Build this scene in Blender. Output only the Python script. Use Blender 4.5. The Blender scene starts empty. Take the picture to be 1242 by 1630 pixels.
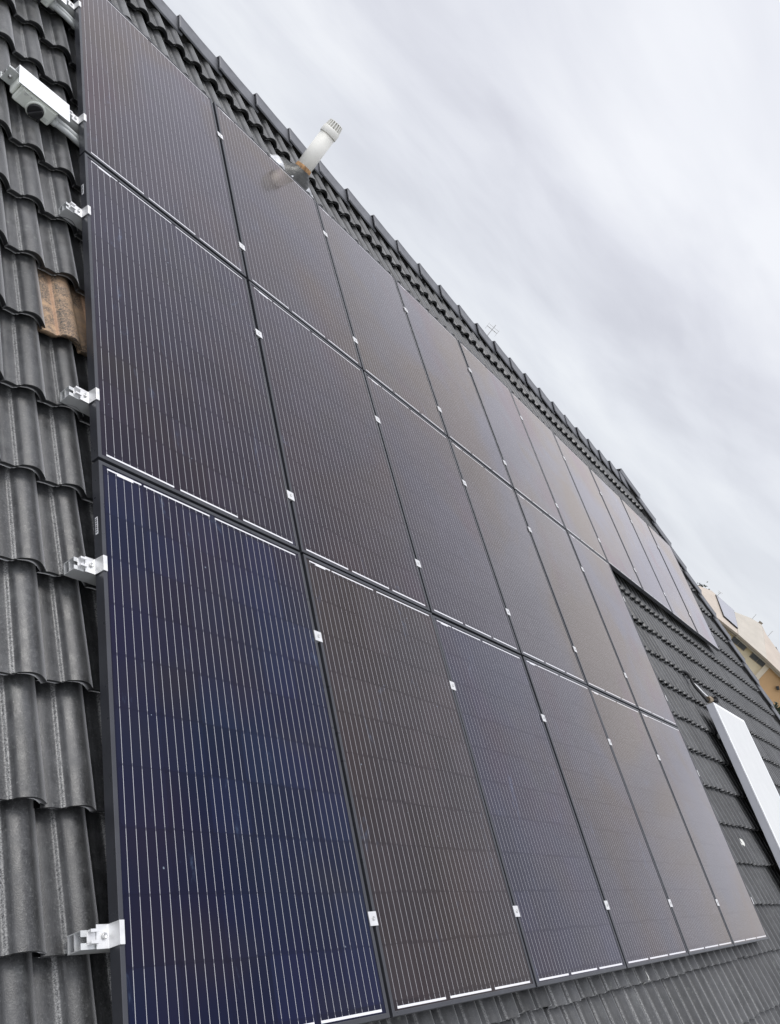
import bpy, math, random
import numpy as np
from mathutils import Vector, Matrix
random.seed(7); rng = np.random.default_rng(7)
R = math.radians
scn = bpy.context.scene
COL = scn.collection

# ------------------------------------------------------------------ frame of the roof
PITCH = R(25); SN, CS = math.sin(PITCH), math.cos(PITCH)
Z0 = 4.85                                   # height of the lower array edge above the ground
def W(u, v, n):                             # roof coordinates (along ridge, up slope, out of roof) -> world
    return Vector((u, v*CS - n*SN, v*SN + n*CS + Z0))
ROOF = Matrix.Translation((0, 0, Z0)) @ Matrix.Rotation(PITCH, 4, 'X')

# ------------------------------------------------------------------ camera
Rc = np.array([[0.56754364, -0.22114702, 0.79308777], [0.33765384, -0.81600941, -0.46916791], [0.75092217, 0.5340624, -0.38844982]])
tc = np.array([-0.56044006, 1.18357354, 1.74447695])
pos = -Rc.T @ tc
m = np.eye(4); m[:3, 0] = Rc[0]; m[:3, 1] = -Rc[1]; m[:3, 2] = -Rc[2]; m[:3, 3] = pos
cam = bpy.data.cameras.new('camera'); camo = bpy.data.objects.new('camera', cam); COL.objects.link(camo)
camo.matrix_world = ROOF @ Matrix(m.tolist())
cam.sensor_fit = 'HORIZONTAL'; cam.sensor_width = 36; cam.lens = 36*1326.4/1242
cam.clip_start = 0.05; cam.clip_end = 3000
scn.camera = camo
CAM = camo.matrix_world.translation.copy()

# ------------------------------------------------------------------ world and sun
SUN_EL, SUN_AZ = R(73), R(120)               # azimuth measured from +X towards +Y
w = bpy.data.worlds.new('World'); scn.world = w; w.use_nodes = True
nt = w.node_tree; N = nt.nodes; L = nt.links; N.clear()
def wn(t, **k):
    n = N.new(t)
    for a, b in k.items(): setattr(n, a, b)
    return n
out = wn('ShaderNodeOutputWorld')
sky = wn('ShaderNodeTexSky', sky_type='NISHITA', sun_disc=False, sun_elevation=SUN_EL, sun_rotation=R(90)-SUN_AZ, air_density=1.0, dust_density=2.5)
bg1 = wn('ShaderNodeBackground'); bg1.inputs[1].default_value = 0.1; L.new(sky.outputs[0], bg1.inputs[0])
tcn = wn('ShaderNodeTexCoord'); sep = wn('ShaderNodeSeparateXYZ'); L.new(tcn.outputs['Generated'], sep.inputs[0])
def wm(op, a, b=None, clamp=False):
    n = wn('ShaderNodeMath', operation=op, use_clamp=clamp)
    for i, x in enumerate((a, b)):
        if x is None: continue
        if isinstance(x, (int, float)): n.inputs[i].default_value = x
        else: L.new(x, n.inputs[i])
    return n.outputs[0]
zc = wm('MAXIMUM', sep.outputs[2], 0.0); zz = wm('ADD', zc, 0.10)
px = wm('DIVIDE', sep.outputs[0], zz); py = wm('DIVIDE', sep.outputs[1], zz)
cmb = wn('ShaderNodeCombineXYZ')
L.new(wm('MULTIPLY', wm('ADD', wm('MULTIPLY', px, 0.97), wm('MULTIPLY', py, 0.22)), 0.58), cmb.inputs[0])
L.new(wm('ADD', wm('MULTIPLY', py, 0.97), wm('MULTIPLY', px, -0.22)), cmb.inputs[1])
def cloud(scale, detail, rough, dist, z):
    cmz = wn('ShaderNodeVectorMath', operation='ADD'); L.new(cmb.outputs[0], cmz.inputs[0]); cmz.inputs[1].default_value = (3.1, 1.7, z)
    n = wn('ShaderNodeTexNoise'); n.inputs['Scale'].default_value = scale; n.inputs['Detail'].default_value = detail
    n.inputs['Roughness'].default_value = rough; n.inputs['Distortion'].default_value = dist
    L.new(cmz.outputs[0], n.inputs['Vector']); return n.outputs[0]
n1 = cloud(0.85, 5, 0.52, 0.5, 0.0); n2 = cloud(2.1, 6, 0.55, 0.45, 5.0)
mix = wm('ADD', wm('MULTIPLY', n1, 0.70), wm('MULTIPLY', n2, 0.30))
ramp = wn('ShaderNodeValToRGB'); L.new(mix, ramp.inputs[0])
e = ramp.color_ramp.elements; e[0].position = 0.36; e[0].color = (0.635, 0.645, 0.715, 1); e[1].position = 0.62; e[1].color = (0.895, 0.91, 0.955, 1)
k = e.new(0.49); k.color = (0.77, 0.785, 0.85, 1)
# unseen sky glow added behind the viewer to light upright faces, thinner cloud over the ridge, bright zenith
sd = Vector((math.cos(SUN_EL)*math.cos(SUN_AZ), math.cos(SUN_EL)*math.sin(SUN_AZ), math.sin(SUN_EL)))
dot = wn('ShaderNodeVectorMath', operation='DOT_PRODUCT'); L.new(tcn.outputs['Generated'], dot.inputs[0]); dot.inputs[1].default_value = (math.cos(R(42))*math.cos(R(-150)), math.cos(R(42))*math.sin(R(-150)), math.sin(R(42)))
lobe = wm('POWER', wm('MAXIMUM', dot.outputs['Value'], 0.0), 6.0)
zen = wn('ShaderNodeMapRange', interpolation_type='SMOOTHSTEP'); L.new(sep.outputs[2], zen.inputs[0])
for i_, v_ in ((1, 0.55), (2, 1.0), (3, 0.0), (4, 0.75)): zen.inputs[i_].default_value = v_
dot2 = wn('ShaderNodeVectorMath', operation='DOT_PRODUCT'); L.new(tcn.outputs['Generated'], dot2.inputs[0])
dot2.inputs[1].default_value = (math.cos(R(30))*math.cos(R(38)), math.cos(R(30))*math.sin(R(38)), math.sin(R(30)))
thin = wm('POWER', wm('MAXIMUM', dot2.outputs['Value'], 0.0), 14.0)
veil = wm('ADD', wm('ADD', wm('MULTIPLY', lobe, 1.25), wm('MULTIPLY', thin, 0.07)), wm('ADD', zen.outputs[0], 0.97))
hz_ = wn('ShaderNodeMapRange', interpolation_type='SMOOTHSTEP'); L.new(sep.outputs[2], hz_.inputs[0])
for i_, v_ in ((1, 0.0), (2, 0.30), (3, 0.72), (4, 0.0)): hz_.inputs[i_].default_value = v_
hm = wn('ShaderNodeMix', data_type='RGBA'); L.new(hz_.outputs[0], hm.inputs[0]); L.new(ramp.outputs[0], hm.inputs[6]); hm.inputs[7].default_value = (0.80, 0.84, 0.895, 1)
vs = wn('ShaderNodeVectorMath', operation='SCALE'); L.new(hm.outputs[2], vs.inputs[0]); L.new(veil, vs.inputs['Scale'])
bg2 = wn('ShaderNodeBackground'); L.new(vs.outputs[0], bg2.inputs[0]); bg2.inputs[1].default_value = 1.035
ms = wn('ShaderNodeMixShader'); ms.inputs[0].default_value = 0.93
L.new(bg1.outputs[0], ms.inputs[1]); L.new(bg2.outputs[0], ms.inputs[2]); L.new(ms.outputs[0], out.inputs[0])
sl = bpy.data.lights.new('sun', 'SUN'); sl.energy = 1.5; sl.angle = R(24); sl.color = (1, 0.97, 0.93)
so = bpy.data.objects.new('sun', sl); COL.objects.link(so)
so.rotation_euler = sd.to_track_quat('Z', 'Y').to_euler(); so.location = (0, 0, 30)
scn.view_settings.view_transform = 'Standard'; scn.view_settings.look = 'None'; scn.view_settings.exposure = 0.0; scn.view_settings.gamma = 1
scn.render.engine = 'CYCLES'
scn.cycles.max_bounces = 6

# ------------------------------------------------------------------ material helpers
class Mat:
    def __init__(s, name):
        s.m = bpy.data.materials.new(name); s.m.use_nodes = True
        s.t = s.m.node_tree; s.t.nodes.clear()
        s.o = s.t.nodes.new('ShaderNodeOutputMaterial'); s.p = s.t.nodes.new('ShaderNodeBsdfPrincipled')
        s.t.links.new(s.p.outputs[0], s.o.inputs[0])
    def put(s, sock, v):
        if isinstance(v, bpy.types.NodeSocket): s.t.links.new(v, sock)
        elif isinstance(v, tuple) and len(v) == 3 and sock.type == 'RGBA': sock.default_value = (*v, 1)
        else: sock.default_value = v
    def set(s, **k):
        for a, v in k.items(): s.put(s.p.inputs[a.replace('_', ' ')], v)
        return s
    def math(s, op, a, b=None, c=None, clamp=False):
        n = s.t.nodes.new('ShaderNodeMath'); n.operation = op; n.use_clamp = clamp
        for i, x in enumerate((a, b, c)):
            if x is not None: s.put(n.inputs[i], x)
        return n.outputs[0]
    def coord(s, kind='Object'):
        return s.t.nodes.new('ShaderNodeTexCoord').outputs[kind]
    def geo(s): return s.t.nodes.new('ShaderNodeNewGeometry')
    def attr(s, name):
        n = s.t.nodes.new('ShaderNodeAttribute'); n.attribute_name = name; return n.outputs['Fac']
    def scale(s, v, k):
        n = s.t.nodes.new('ShaderNodeVectorMath'); n.operation = 'MULTIPLY'; s.put(n.inputs[0], v); n.inputs[1].default_value = k; return n.outputs[0]
    def noise(s, vec, scale, detail=3, rough=0.55, dist=0):
        n = s.t.nodes.new('ShaderNodeTexNoise'); s.put(n.inputs['Vector'], vec)
        n.inputs['Scale'].default_value = scale; n.inputs['Detail'].default_value = detail
        n.inputs['Roughness'].default_value = rough; n.inputs['Distortion'].default_value = dist
        return n.outputs[0]
    def ramp(s, f, *stops):
        n = s.t.nodes.new('ShaderNodeMapRange'); n.clamp = True
        a, b, c, d = stops
        s.put(n.inputs[0], f); n.inputs[1].default_value = a; n.inputs[2].default_value = b; n.inputs[3].default_value = c; n.inputs[4].default_value = d
        return n.outputs[0]
    def mix(s, f, a, b):
        n = s.t.nodes.new('ShaderNodeMix'); n.data_type = 'RGBA'
        s.put(n.inputs[0], f); s.put(n.inputs[6], a); s.put(n.inputs[7], b); return n.outputs[2]
    def bump(s, h, strength, dist=0.01):
        n = s.t.nodes.new('ShaderNodeBump'); n.inputs['Strength'].default_value = strength; n.inputs['Distance'].default_value = dist
        s.put(n.inputs['Height'], h); s.t.links.new(n.outputs[0], s.p.inputs['Normal'])
def plain(name, col, rough=0.5, metal=0.0, var=0.15, nscale=6.0, bump=0.0, spec=0.5):
    a = Mat(name); c = a.coord()
    f = a.noise(c, nscale, 4, 0.6)
    lo = tuple(x*(1-var) for x in col); hi = tuple(min(1, x*(1+var)) for x in col)
    a.set(Base_Color=a.mix(a.ramp(f, 0.3, 0.7, 0, 1), lo, hi), Metallic=metal, Roughness=a.ramp(a.noise(c, nscale*2.3, 3), 0.3, 0.7, max(0.02, rough-0.07), min(1, rough+0.07)))
    a.p.inputs['Specular IOR Level'].default_value = spec
    if bump: a.bump(a.noise(c, nscale*6, 3), bump, 0.004)
    return a.m

# ------------------------------------------------------------------ materials
def tile_material(name, lo, hi, rough=0.37):
    a = Mat(name); c = a.coord()
    tone = a.attr('tone'); wear = a.attr('wear')
    big = a.noise(c, 2.3, 4, 0.6); mid = a.noise(c, 19, 5, 0.65); fine = a.noise(c, 330, 2, 0.6); fine2 = a.noise(c, 140, 3, 0.7)
    base = a.mix(a.ramp(a.math('ADD', a.math('MULTIPLY', big, 0.5), a.math('MULTIPLY', mid, 0.5)), 0.40, 0.60, 0, 1), lo, hi)
    # streaks of grime running down the slope
    st = a.noise(a.scale(c, (26, 2.2, 4)), 1.0, 3, 0.6)
    base = a.mix(a.ramp(st, 0.50, 0.70, 0, 0.70), base, tuple(x*0.55 for x in lo))
    # pale dusty bloom with greenish lichen
    base = a.mix(a.ramp(a.noise(c, 7.5, 5, 0.7), 0.56, 0.74, 0, 0.6), base, (0.072, 0.077, 0.074))
    base = a.mix(a.ramp(fine2, 0.58, 0.72, 0, 0.55), base, (0.12, 0.124, 0.12))
    # round lichen spots
    vo = a.t.nodes.new('ShaderNodeTexVoronoi'); vo.inputs['Scale'].default_value = 26; a.put(vo.inputs['Vector'], c)
    spot = a.math('MULTIPLY', a.math('MULTIPLY', a.ramp(vo.outputs['Distance'], 0.12, 0.26, 1, 0), a.ramp(a.noise(c, 5.0, 3), 0.55, 0.66, 0, 1)), a.ramp(fine2, 0.35, 0.6, 0, 1))
    base = a.mix(a.math('MULTIPLY', spot, 0.6), base, (0.15, 0.165, 0.145))
    # near-black tint on the front cut edge of every tile
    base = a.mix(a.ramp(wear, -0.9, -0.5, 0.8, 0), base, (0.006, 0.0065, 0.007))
    # worn paint on the lap edges
    wf = a.math('MULTIPLY', a.ramp(wear, 0.0, 1.0, 0, 1), a.ramp(a.math('ADD', a.math('MULTIPLY', fine, 0.6), a.math('MULTIPLY', fine2, 0.4)), 0.40, 0.60, 0, 1))
    base = a.mix(wf, base, (0.25, 0.25, 0.245))
    hsv = a.t.nodes.new('ShaderNodeHueSaturation'); a.put(hsv.inputs['Value'], a.ramp(tone, 0, 1, 0.58, 1.42)); a.put(hsv.inputs['Color'], base)
    a.set(Base_Color=hsv.outputs[0], Roughness=a.ramp(mid, 0.3, 0.7, rough-0.08, rough+0.14))
    a.p.inputs['Specular IOR Level'].default_value = 0.62
    a.p.inputs['Sheen Weight'].default_value = 1.0; a.p.inputs['Sheen Roughness'].default_value = 0.26
    a.bump(a.math('ADD', a.math('MULTIPLY', fine, 0.6), a.math('MULTIPLY', fine2, 0.7)), 0.30, 0.0022)
    return a.m
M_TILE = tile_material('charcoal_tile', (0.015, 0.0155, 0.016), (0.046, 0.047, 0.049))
def terra():
    a = Mat('terracotta_tile'); c = a.coord()
    n = a.noise(c, 26, 6, 0.75); f2 = a.noise(c, 160, 3, 0.7); wear = a.attr('wear')
    base = a.mix(a.ramp(n, 0.4, 0.62, 0, 1), (0.41, 0.275, 0.165), (0.28, 0.205, 0.145))
    base = a.mix(a.math('MULTIPLY', a.ramp(a.noise(c, 9, 5, 0.7), 0.42, 0.56, 0, 1), a.ramp(f2, 0.36, 0.56, 0, 1)), base, (0.075, 0.065, 0.055))
    base = a.mix(a.math('MULTIPLY', a.math('MAXIMUM', wear, 0.0), 0.55), base, (0.52, 0.31, 0.19))
    a.set(Base_Color=base, Roughness=0.75); a.bump(f2, 0.35, 0.003)
    return a.m
M_TERRA = terra()
M_CAP = plain('ridge_cap_paint', (0.105, 0.108, 0.118), 0.42, 0, 0.28, 5, 0.25)
M_MORTAR = plain('dark_bedding', (0.035, 0.034, 0.034), 0.9, 0, 0.3, 20, 0.5)
M_FRAME = plain('black_anodised', (0.048, 0.050, 0.058), 0.32, 0.25, 0.15, 8)
M_ALU = plain('mill_aluminium', (0.74, 0.74, 0.74), 0.42, 0.55, 0.08, 25)
M_ALUD = plain('dull_aluminium', (0.60, 0.61, 0.61), 0.42, 0.45, 0.1, 18)
M_STEEL = plain('stainless', (0.55, 0.55, 0.54), 0.3, 0.9, 0.1, 30)
M_WHITE = plain('white_powdercoat', (0.84, 0.85, 0.86), 0.35, 0, 0.03, 5)
M_ENCL = plain('pale_grey_plastic', (0.77, 0.80, 0.74), 0.45, 0, 0.05, 8)
M_BLACK = plain('black_plastic', (0.018, 0.018, 0.02), 0.4, 0, 0.2, 12)
M_PVC = plain('aged_white_pvc', (0.82, 0.81, 0.755), 0.5, 0, 0.06, 5)
M_CONDUIT = plain('grey_conduit', (0.50, 0.52, 0.51), 0.45, 0, 0.08, 12)
M_LEAD = plain('weathered_lead', (0.055, 0.056, 0.052), 0.33, 0.2, 0.45, 17, 0.6)
M_APRON = plain('bright_apron', (0.66, 0.67, 0.68), 0.30, 0.35, 0.12, 9, 0.3)
M_RUST = plain('rusty_sealant', (0.42, 0.24, 0.11), 0.7, 0, 0.6, 34, 0.5)
M_BRASS = plain('brass', (0.30, 0.24, 0.17), 0.45, 0.6, 0.25, 60)
M_RUBBER = plain('black_foam', (0.014, 0.014, 0.015), 0.75, 0, 0.3, 30, 0.4)
M_LABEL = plain('white_label', (0.72, 0.73, 0.74), 0.5, 0, 0.05, 40)
M_INK = plain('label_ink', (0.05, 0.05, 0.055), 0.6, 0, 0.1, 40)

def pv():
    a = Mat('solar_cells'); c = a.coord()
    sp = a.t.nodes.new('ShaderNodeSeparateXYZ'); a.put(sp.inputs[0], c); X, Y = sp.outputs[0], sp.outputs[1]
    P = 0.1573; x0, y0 = 0.0191, 0.0395; B = P/5; x1, y1 = x0+6*P, y0+10*P
    mt = a.math
    def band(v, lo, hi): return mt('MULTIPLY', mt('GREATER_THAN', v, lo), mt('LESS_THAN', v, hi))
    xr = mt('SUBTRACT', X, x0); yr = mt('SUBTRACT', Y, y0)
    fb = mt('FRACT', mt('DIVIDE', xr, B)); db = mt('MULTIPLY', mt('ABSOLUTE', mt('SUBTRACT', fb, 0.5)), B)
    cx = mt('DIVIDE', xr, P); cy = mt('DIVIDE', yr, P)
    jc = a.t.nodes.new('ShaderNodeCombineXYZ'); a.put(jc.inputs[0], mt('FLOOR', mt('DIVIDE', xr, B))); a.put(jc.inputs[1], mt('FLOOR', cy))
    jn = a.t.nodes.new('ShaderNodeTexWhiteNoise'); a.put(jn.inputs['Vector'], jc.outputs[0])
    jw = a.noise(a.scale(jc.outputs[0], (0.16, 3.7, 1)), 1.0, 1)
    yj = mt('ADD', yr, mt('ADD', mt('MULTIPLY', mt('SUBTRACT', jn.outputs['Value'], 0.5), 0.004), mt('MULTIPLY', mt('SUBTRACT', jw, 0.5), 0.022)))
    dyj = mt('MULTIPLY', mt('SUBTRACT', 0.5, mt('ABSOLUTE', mt('SUBTRACT', mt('FRACT', mt('DIVIDE', yj, P)), 0.5))), P)
    dx = mt('MULTIPLY', mt('SUBTRACT', 0.5, mt('ABSOLUTE', mt('SUBTRACT', mt('FRACT', cx), 0.5))), P)
    dy = mt('MULTIPLY', mt('SUBTRACT', 0.5, mt('ABSOLUTE', mt('SUBTRACT', mt('FRACT', cy), 0.5))), P)
    inx = band(X, x0, x1); iny = band(Y, y0, y1)
    bus = mt('MULTIPLY', mt('MULTIPLY', mt('LESS_THAN', db, 0.00072), inx), band(Y, 0.022, 1.630))
    brk = mt('LESS_THAN', dyj, 0.0040); busv = mt('MULTIPLY', bus, mt('SUBTRACT', 1.0, mt('MULTIPLY', brk, 0.65)))
    gap = mt('MAXIMUM', mt('MAXIMUM', mt('LESS_THAN', dy, 0.0009), mt('LESS_THAN', dx, 0.0008)), mt('LESS_THAN', mt('ADD', dx, dy), 0.0125))
    cell = mt('MULTIPLY', mt('MULTIPLY', inx, iny), mt('SUBTRACT', 1.0, gap))
    # ribbons across both ends
    f2 = mt('FRACT', mt('DIVIDE', xr, 2*P))
    rb = mt('MULTIPLY', mt('MULTIPLY', band(Y, 0.0190, 0.0260), inx), band(f2, 0.045, 0.955))
    tseg = mt('MAXIMUM', mt('MAXIMUM', band(X, x0+0.014, x0+P-0.006), band(X, x0+P+0.004, x0+3*P-0.012)), band(X, x0+3*P+0.014, x1-0.014))
    rt = mt('MULTIPLY', band(Y, 1.6265, 1.6325), tseg)
    lab = mt('MULTIPLY', band(Y, 1.6205, 1.6330), band(X, x0+0.052, x0+0.118))
    rib = mt('MAXIMUM', mt('MAXIMUM', rb, rt), lab)
    # cell colour: object colour per panel, slight change per cell, faint rainbow of the coating
    oi = a.t.nodes.new('ShaderNodeObjectInfo')
    fl = a.t.nodes.new('ShaderNodeCombineXYZ'); a.put(fl.inputs[0], mt('FLOOR', cx)); a.put(fl.inputs[1], mt('FLOOR', cy)); a.put(fl.inputs[2], mt('MULTIPLY', oi.outputs['Random'], 37.0))
    wnz = a.t.nodes.new('ShaderNodeTexWhiteNoise'); a.put(wnz.inputs['Vector'], fl.outputs[0])
    off = a.t.nodes.new('ShaderNodeVectorMath'); off.operation = 'ADD'; a.put(off.inputs[0], c)
    cm = a.t.nodes.new('ShaderNodeCombineXYZ'); a.put(cm.inputs[2], mt('MULTIPLY', oi.outputs['Random'], 50.0)); a.put(off.inputs[1], cm.outputs[0])
    co = off.outputs[0]
    hs = a.t.nodes.new('ShaderNodeHueSaturation'); a.put(hs.inputs['Color'], oi.outputs['Color'])
    a.put(hs.inputs['Value'], a.ramp(wnz.outputs['Value'], 0, 1, 0.82, 1.18))
    a.put(hs.inputs['Hue'], a.ramp(a.noise(co, 2.2, 2), 0.3, 0.7, 0.488, 0.512))
    ccol = a.mix(a.ramp(a.noise(co, 1.7, 2, 0.5), 0.48, 0.70, 0, 0.30), hs.outputs[0], (0.032, 0.018, 0.020))
    ccol = a.mix(a.ramp(a.noise(a.scale(co, (1, 1.3, 1)), 2.6, 2, 0.5), 0.55, 0.75, 0, 0.25), ccol, (0.028, 0.026, 0.020))
    col = a.mix(a.ramp(cell, 0, 1, 0.78, 1), (0.004, 0.004, 0.008), ccol)
    col = a.mix(busv, col, (0.46, 0.46, 0.48)); col = a.mix(rib, col, (0.70, 0.70, 0.72))
    # handling smears, dust and a few dried drops
    sm = mt('MULTIPLY', a.ramp(a.noise(a.scale(co, (3.2, 1.2, 1)), 3.0, 5, 0.7, 0.8), 0.62, 0.80, 0, 1), a.ramp(a.noise(co, 45, 4, 0.7), 0.42, 0.65, 0.2, 1))
    col = a.mix(mt('MULTIPLY', sm, 0.32), col, (0.20, 0.30, 0.48))
    vo = a.t.nodes.new('ShaderNodeTexVoronoi'); vo.inputs['Scale'].default_value = 17; a.put(vo.inputs['Vector'], co)
    dots = mt('MULTIPLY', mt('LESS_THAN', vo.outputs['Distance'], 0.05), mt('GREATER_THAN', a.noise(co, 31, 1), 0.62))
    col = a.mix(mt('MULTIPLY', dots, 0.5), col, (0.35, 0.42, 0.5))
    a.set(Base_Color=col, Roughness=0.5); a.p.inputs['Specular IOR Level'].default_value = 0.0
    # coated glass: nearly no mirror straight on, a strong one at grazing angles (glass front and cell behind it)
    gl = a.t.nodes.new('ShaderNodeBsdfGlossy'); gp = a.scale(a.geo().outputs['Position'], (1, 1, 1)); g1 = a.noise(gp, 0.75, 3, 0.55, 0.6); g2 = a.noise(a.scale(gp, (1.3, 0.8, 0.8)), 1.15, 2, 0.5, 0.4)
    gt_ = a.mix(a.ramp(g1, 0.44, 0.62, 0, 1), (0.975, 0.945, 0.98), (1.0, 0.91, 0.84)); gt_ = a.mix(a.ramp(g2, 0.56, 0.68, 0, 0.6), gt_, (0.98, 0.84, 0.86))
    a.put(gl.inputs['Color'], gt_)
    a.put(gl.inputs['Roughness'], mt('ADD', a.ramp(a.noise(co, 6, 4), 0.3, 0.7, 0.085, 0.13), mt('MULTIPLY', sm, 0.1)))
    lw = a.t.nodes.new('ShaderNodeLayerWeight'); lw.inputs['Blend'].default_value = 0.5
    fac = mt('ADD', mt('MULTIPLY', mt('POWER', lw.outputs['Facing'], 4.8), 1.42), 0.007, clamp=True)
    mx = a.t.nodes.new('ShaderNodeMixShader'); a.put(mx.inputs[0], fac); a.t.links.new(a.p.outputs[0], mx.inputs[1]); a.t.links.new(gl.outputs[0], mx.inputs[2])
    a.t.links.new(mx.outputs[0], a.o.inputs[0])
    return a.m
M_PV = pv()

# ------------------------------------------------------------------ mesh helpers
class MB:
    def __init__(s): s.v = []; s.f = []; s.mi = []; s.cur = 0; s.sm = []
    def add(s, vs, fs, smooth=False):
        b = len(s.v); s.v += [tuple(x) for x in vs]; s.f += [tuple(b+i for i in f) for f in fs]
        s.mi += [s.cur]*len(fs); s.sm += [smooth]*len(fs); return s
    def box(s, a, b, M=None):
        (x0, y0, z0), (x1, y1, z1) = a, b
        vs = [(x0,y0,z0),(x1,y0,z0),(x1,y1,z0),(x0,y1,z0),(x0,y0,z1),(x1,y0,z1),(x1,y1,z1),(x0,y1,z1)]
        if M is not None: vs = [M @ Vector(p) for p in vs]
        return s.add(vs, [(0,3,2,1),(4,5,6,7),(0,1,5,4),(1,2,6,5),(2,3,7,6),(3,0,4,7)])
    def prism(s, poly, axis, a, b):          # polygon in the two other axes extruded along axis
        def P(p, t):
            q = list(p); q.insert(axis, t); return tuple(q)
        n = len(poly); vs = [P(p, a) for p in poly] + [P(p, b) for p in poly]
        return s.add(vs, [tuple(range(n))[::-1], tuple(range(n, 2*n))] + [(i, (i+1) % n, n+(i+1) % n, n+i) for i in range(n)])
    def lathe(s, prof, seg=32, M=None, smooth=True, cap=True):
        vs = []; fs = []
        for r, z in prof:
            for i in range(seg):
                t = 2*math.pi*i/seg; vs.append(Vector((r*math.cos(t), r*math.sin(t), z)))
        if M is not None: vs = [M @ p for p in vs]
        for j in range(len(prof)-1):
            for i in range(seg): fs.append((j*seg+i, j*seg+(i+1) % seg, (j+1)*seg+(i+1) % seg, (j+1)*seg+i))
        s.add(vs, fs, smooth)
        if cap:
            b = len(s.v)-len(vs); n = len(prof)
            s.f += [tuple(b+i for i in range(seg))[::-1], tuple(b+(n-1)*seg+i for i in range(seg))]; s.mi += [s.cur]*2; s.sm += [False]*2
        return s
    def tube(s, pts, r, seg=12, rads=None):
        pts = [Vector(p) for p in pts]; vs = []; fs = []; up = Vector((0.13, 0.21, 1)).normalized()
        for i, p in enumerate(pts):
            d = (pts[min(i+1, len(pts)-1)] - pts[max(i-1, 0)]).normalized()
            a = d.cross(up)
            if a.length < 1e-3: a = d.cross(Vector((1, 0, 0)))
            a.normalize(); b = d.cross(a); rr = rads[i] if rads else r
            for k in range(seg):
                t = 2*math.pi*k/seg; vs.append(p + (a*math.cos(t)+b*math.sin(t))*rr)
        n = len(pts)
        for j in range(n-1):
            for k in range(seg): fs.append((j*seg+k, j*seg+(k+1) % seg, (j+1)*seg+(k+1) % seg, (j+1)*seg+k))
        s.add(vs, fs, True)
        s.add([v for v in vs[:seg]], [tuple(range(seg))]); s.add([v for v in vs[-seg:]], [tuple(range(seg))[::-1]])
        return s
    def build(s, name, mats, parent=None, bevel=0, M=None):
        me = bpy.data.meshes.new(name); me.from_pydata(s.v, [], s.f)
        for mm in (mats if isinstance(mats, (list, tuple)) else [mats]): me.materials.append(mm)
        me.polygons.foreach_set('material_index', s.mi); me.polygons.foreach_set('use_smooth', s.sm)
        me.update(); me.validate()
        import bmesh
        bm = bmesh.new(); bm.from_mesh(me); bmesh.ops.recalc_face_normals(bm, faces=bm.faces); bm.to_mesh(me); bm.free()
        o = bpy.data.objects.new(name, me); COL.objects.link(o)
        if parent: o.parent = parent
        if M is not None: o.matrix_local = M
        if bevel:
            b = o.modifiers.new('bevel', 'BEVEL'); b.width = bevel; b.segments = 2; b.limit_method = 'ANGLE'; b.angle_limit = R(40)
        return o
def tag(o, label=None, cat=None, group=None, kind=None):
    if label: o['label'] = label
    if cat: o['category'] = cat
    if group: o['group'] = group
    if kind: o['kind'] = kind
    return o
def empty(name, M):
    o = bpy.data.objects.new(name, None); o.empty_display_size = 0.1; COL.objects.link(o); o.matrix_world = M; return o
def at(u, v, n, rot=None):                   # a thing standing in the roof frame
    M = Matrix.Translation(W(u, v, n)) @ Matrix.Rotation(PITCH, 4, 'X')
    return M @ rot if rot is not None else M
def copy_tree(o, parent=None):
    c = o.copy(); COL.objects.link(c)
    if parent is not None:
        mb = o.matrix_basis.copy(); c.parent = parent; c.matrix_basis = mb
    for ch in list(o.children): copy_tree(ch, c)
    return c

# ------------------------------------------------------------------ the ground
g = MB(); S = 1500
g.add([(-S,-S,0),(S,-S,0),(S,S,0),(-S,S,0)], [(0,1,2,3)])
gm = Mat('ground'); gc = gm.coord()
gm.set(Base_Color=gm.mix(gm.ramp(gm.noise(gc, 0.05, 5), 0.4, 0.6, 0, 1), (0.07, 0.085, 0.04), (0.16, 0.14, 0.10)), Roughness=0.95)
tag(g.build('ground', gm.m), kind='structure')

# ------------------------------------------------------------------ the tiled roof
NB = -0.145                                  # level of the tile beds under the array plane
EXP, V0, TW, U0 = 0.3298, -0.0655, 0.298, -0.109
V_RIDGE = 5.90; UL = -3.4; V_EAVE = V0 - 7*EXP
HJ, HS = (9.50, 5.90), 0.89                # ridge end and fall of the hip line
def hip_u(v): return HJ[0] + (HJ[1]-v)/HS
def arch(x): return 0.031*max(0.0, math.sin(math.pi*min(max(x, 0), 1)))**1.0
prof = []                                    # (s, h, wear, new_smooth_group)
for q in (0, 1):
    o_ = q*0.149
    prof += [(o_-0.012 if q == 0 else o_, -0.007 if q == 0 else -0.002, 0.0, 0), (o_+0.004, -0.0035, 0.0, 0), (o_+0.010, -0.001, 0.05, 0), (o_+0.026, 0.000, 0.10, 0), (o_+0.0385, 0.000, 0.22, 0), (o_+0.0437, 0.001, 0.9, 0)]
    prof += [(o_+0.0440, 0.0012, 1.0, 1), (o_+0.0455, 0.0058, 1.0, 0), (o_+0.048, 0.0072, 0.85, 0), (o_+0.052, 0.0088, 0.1, 0)]
    for t in np.linspace(0.10, 1, 14):
        prof.append((o_+0.044+0.105*t, 0.0055*(1-t) + arch(0.05+0.95*t) - 0.002*t, 0.12 if 0.2 < t < 0.6 else 0.0, 0))
PS = np.array([p[0] for p in prof]); PH = np.array([p[1] for p in prof]); PW = np.array([p[2] for p in prof])
NPR = len(prof); VSEG = 5
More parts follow.
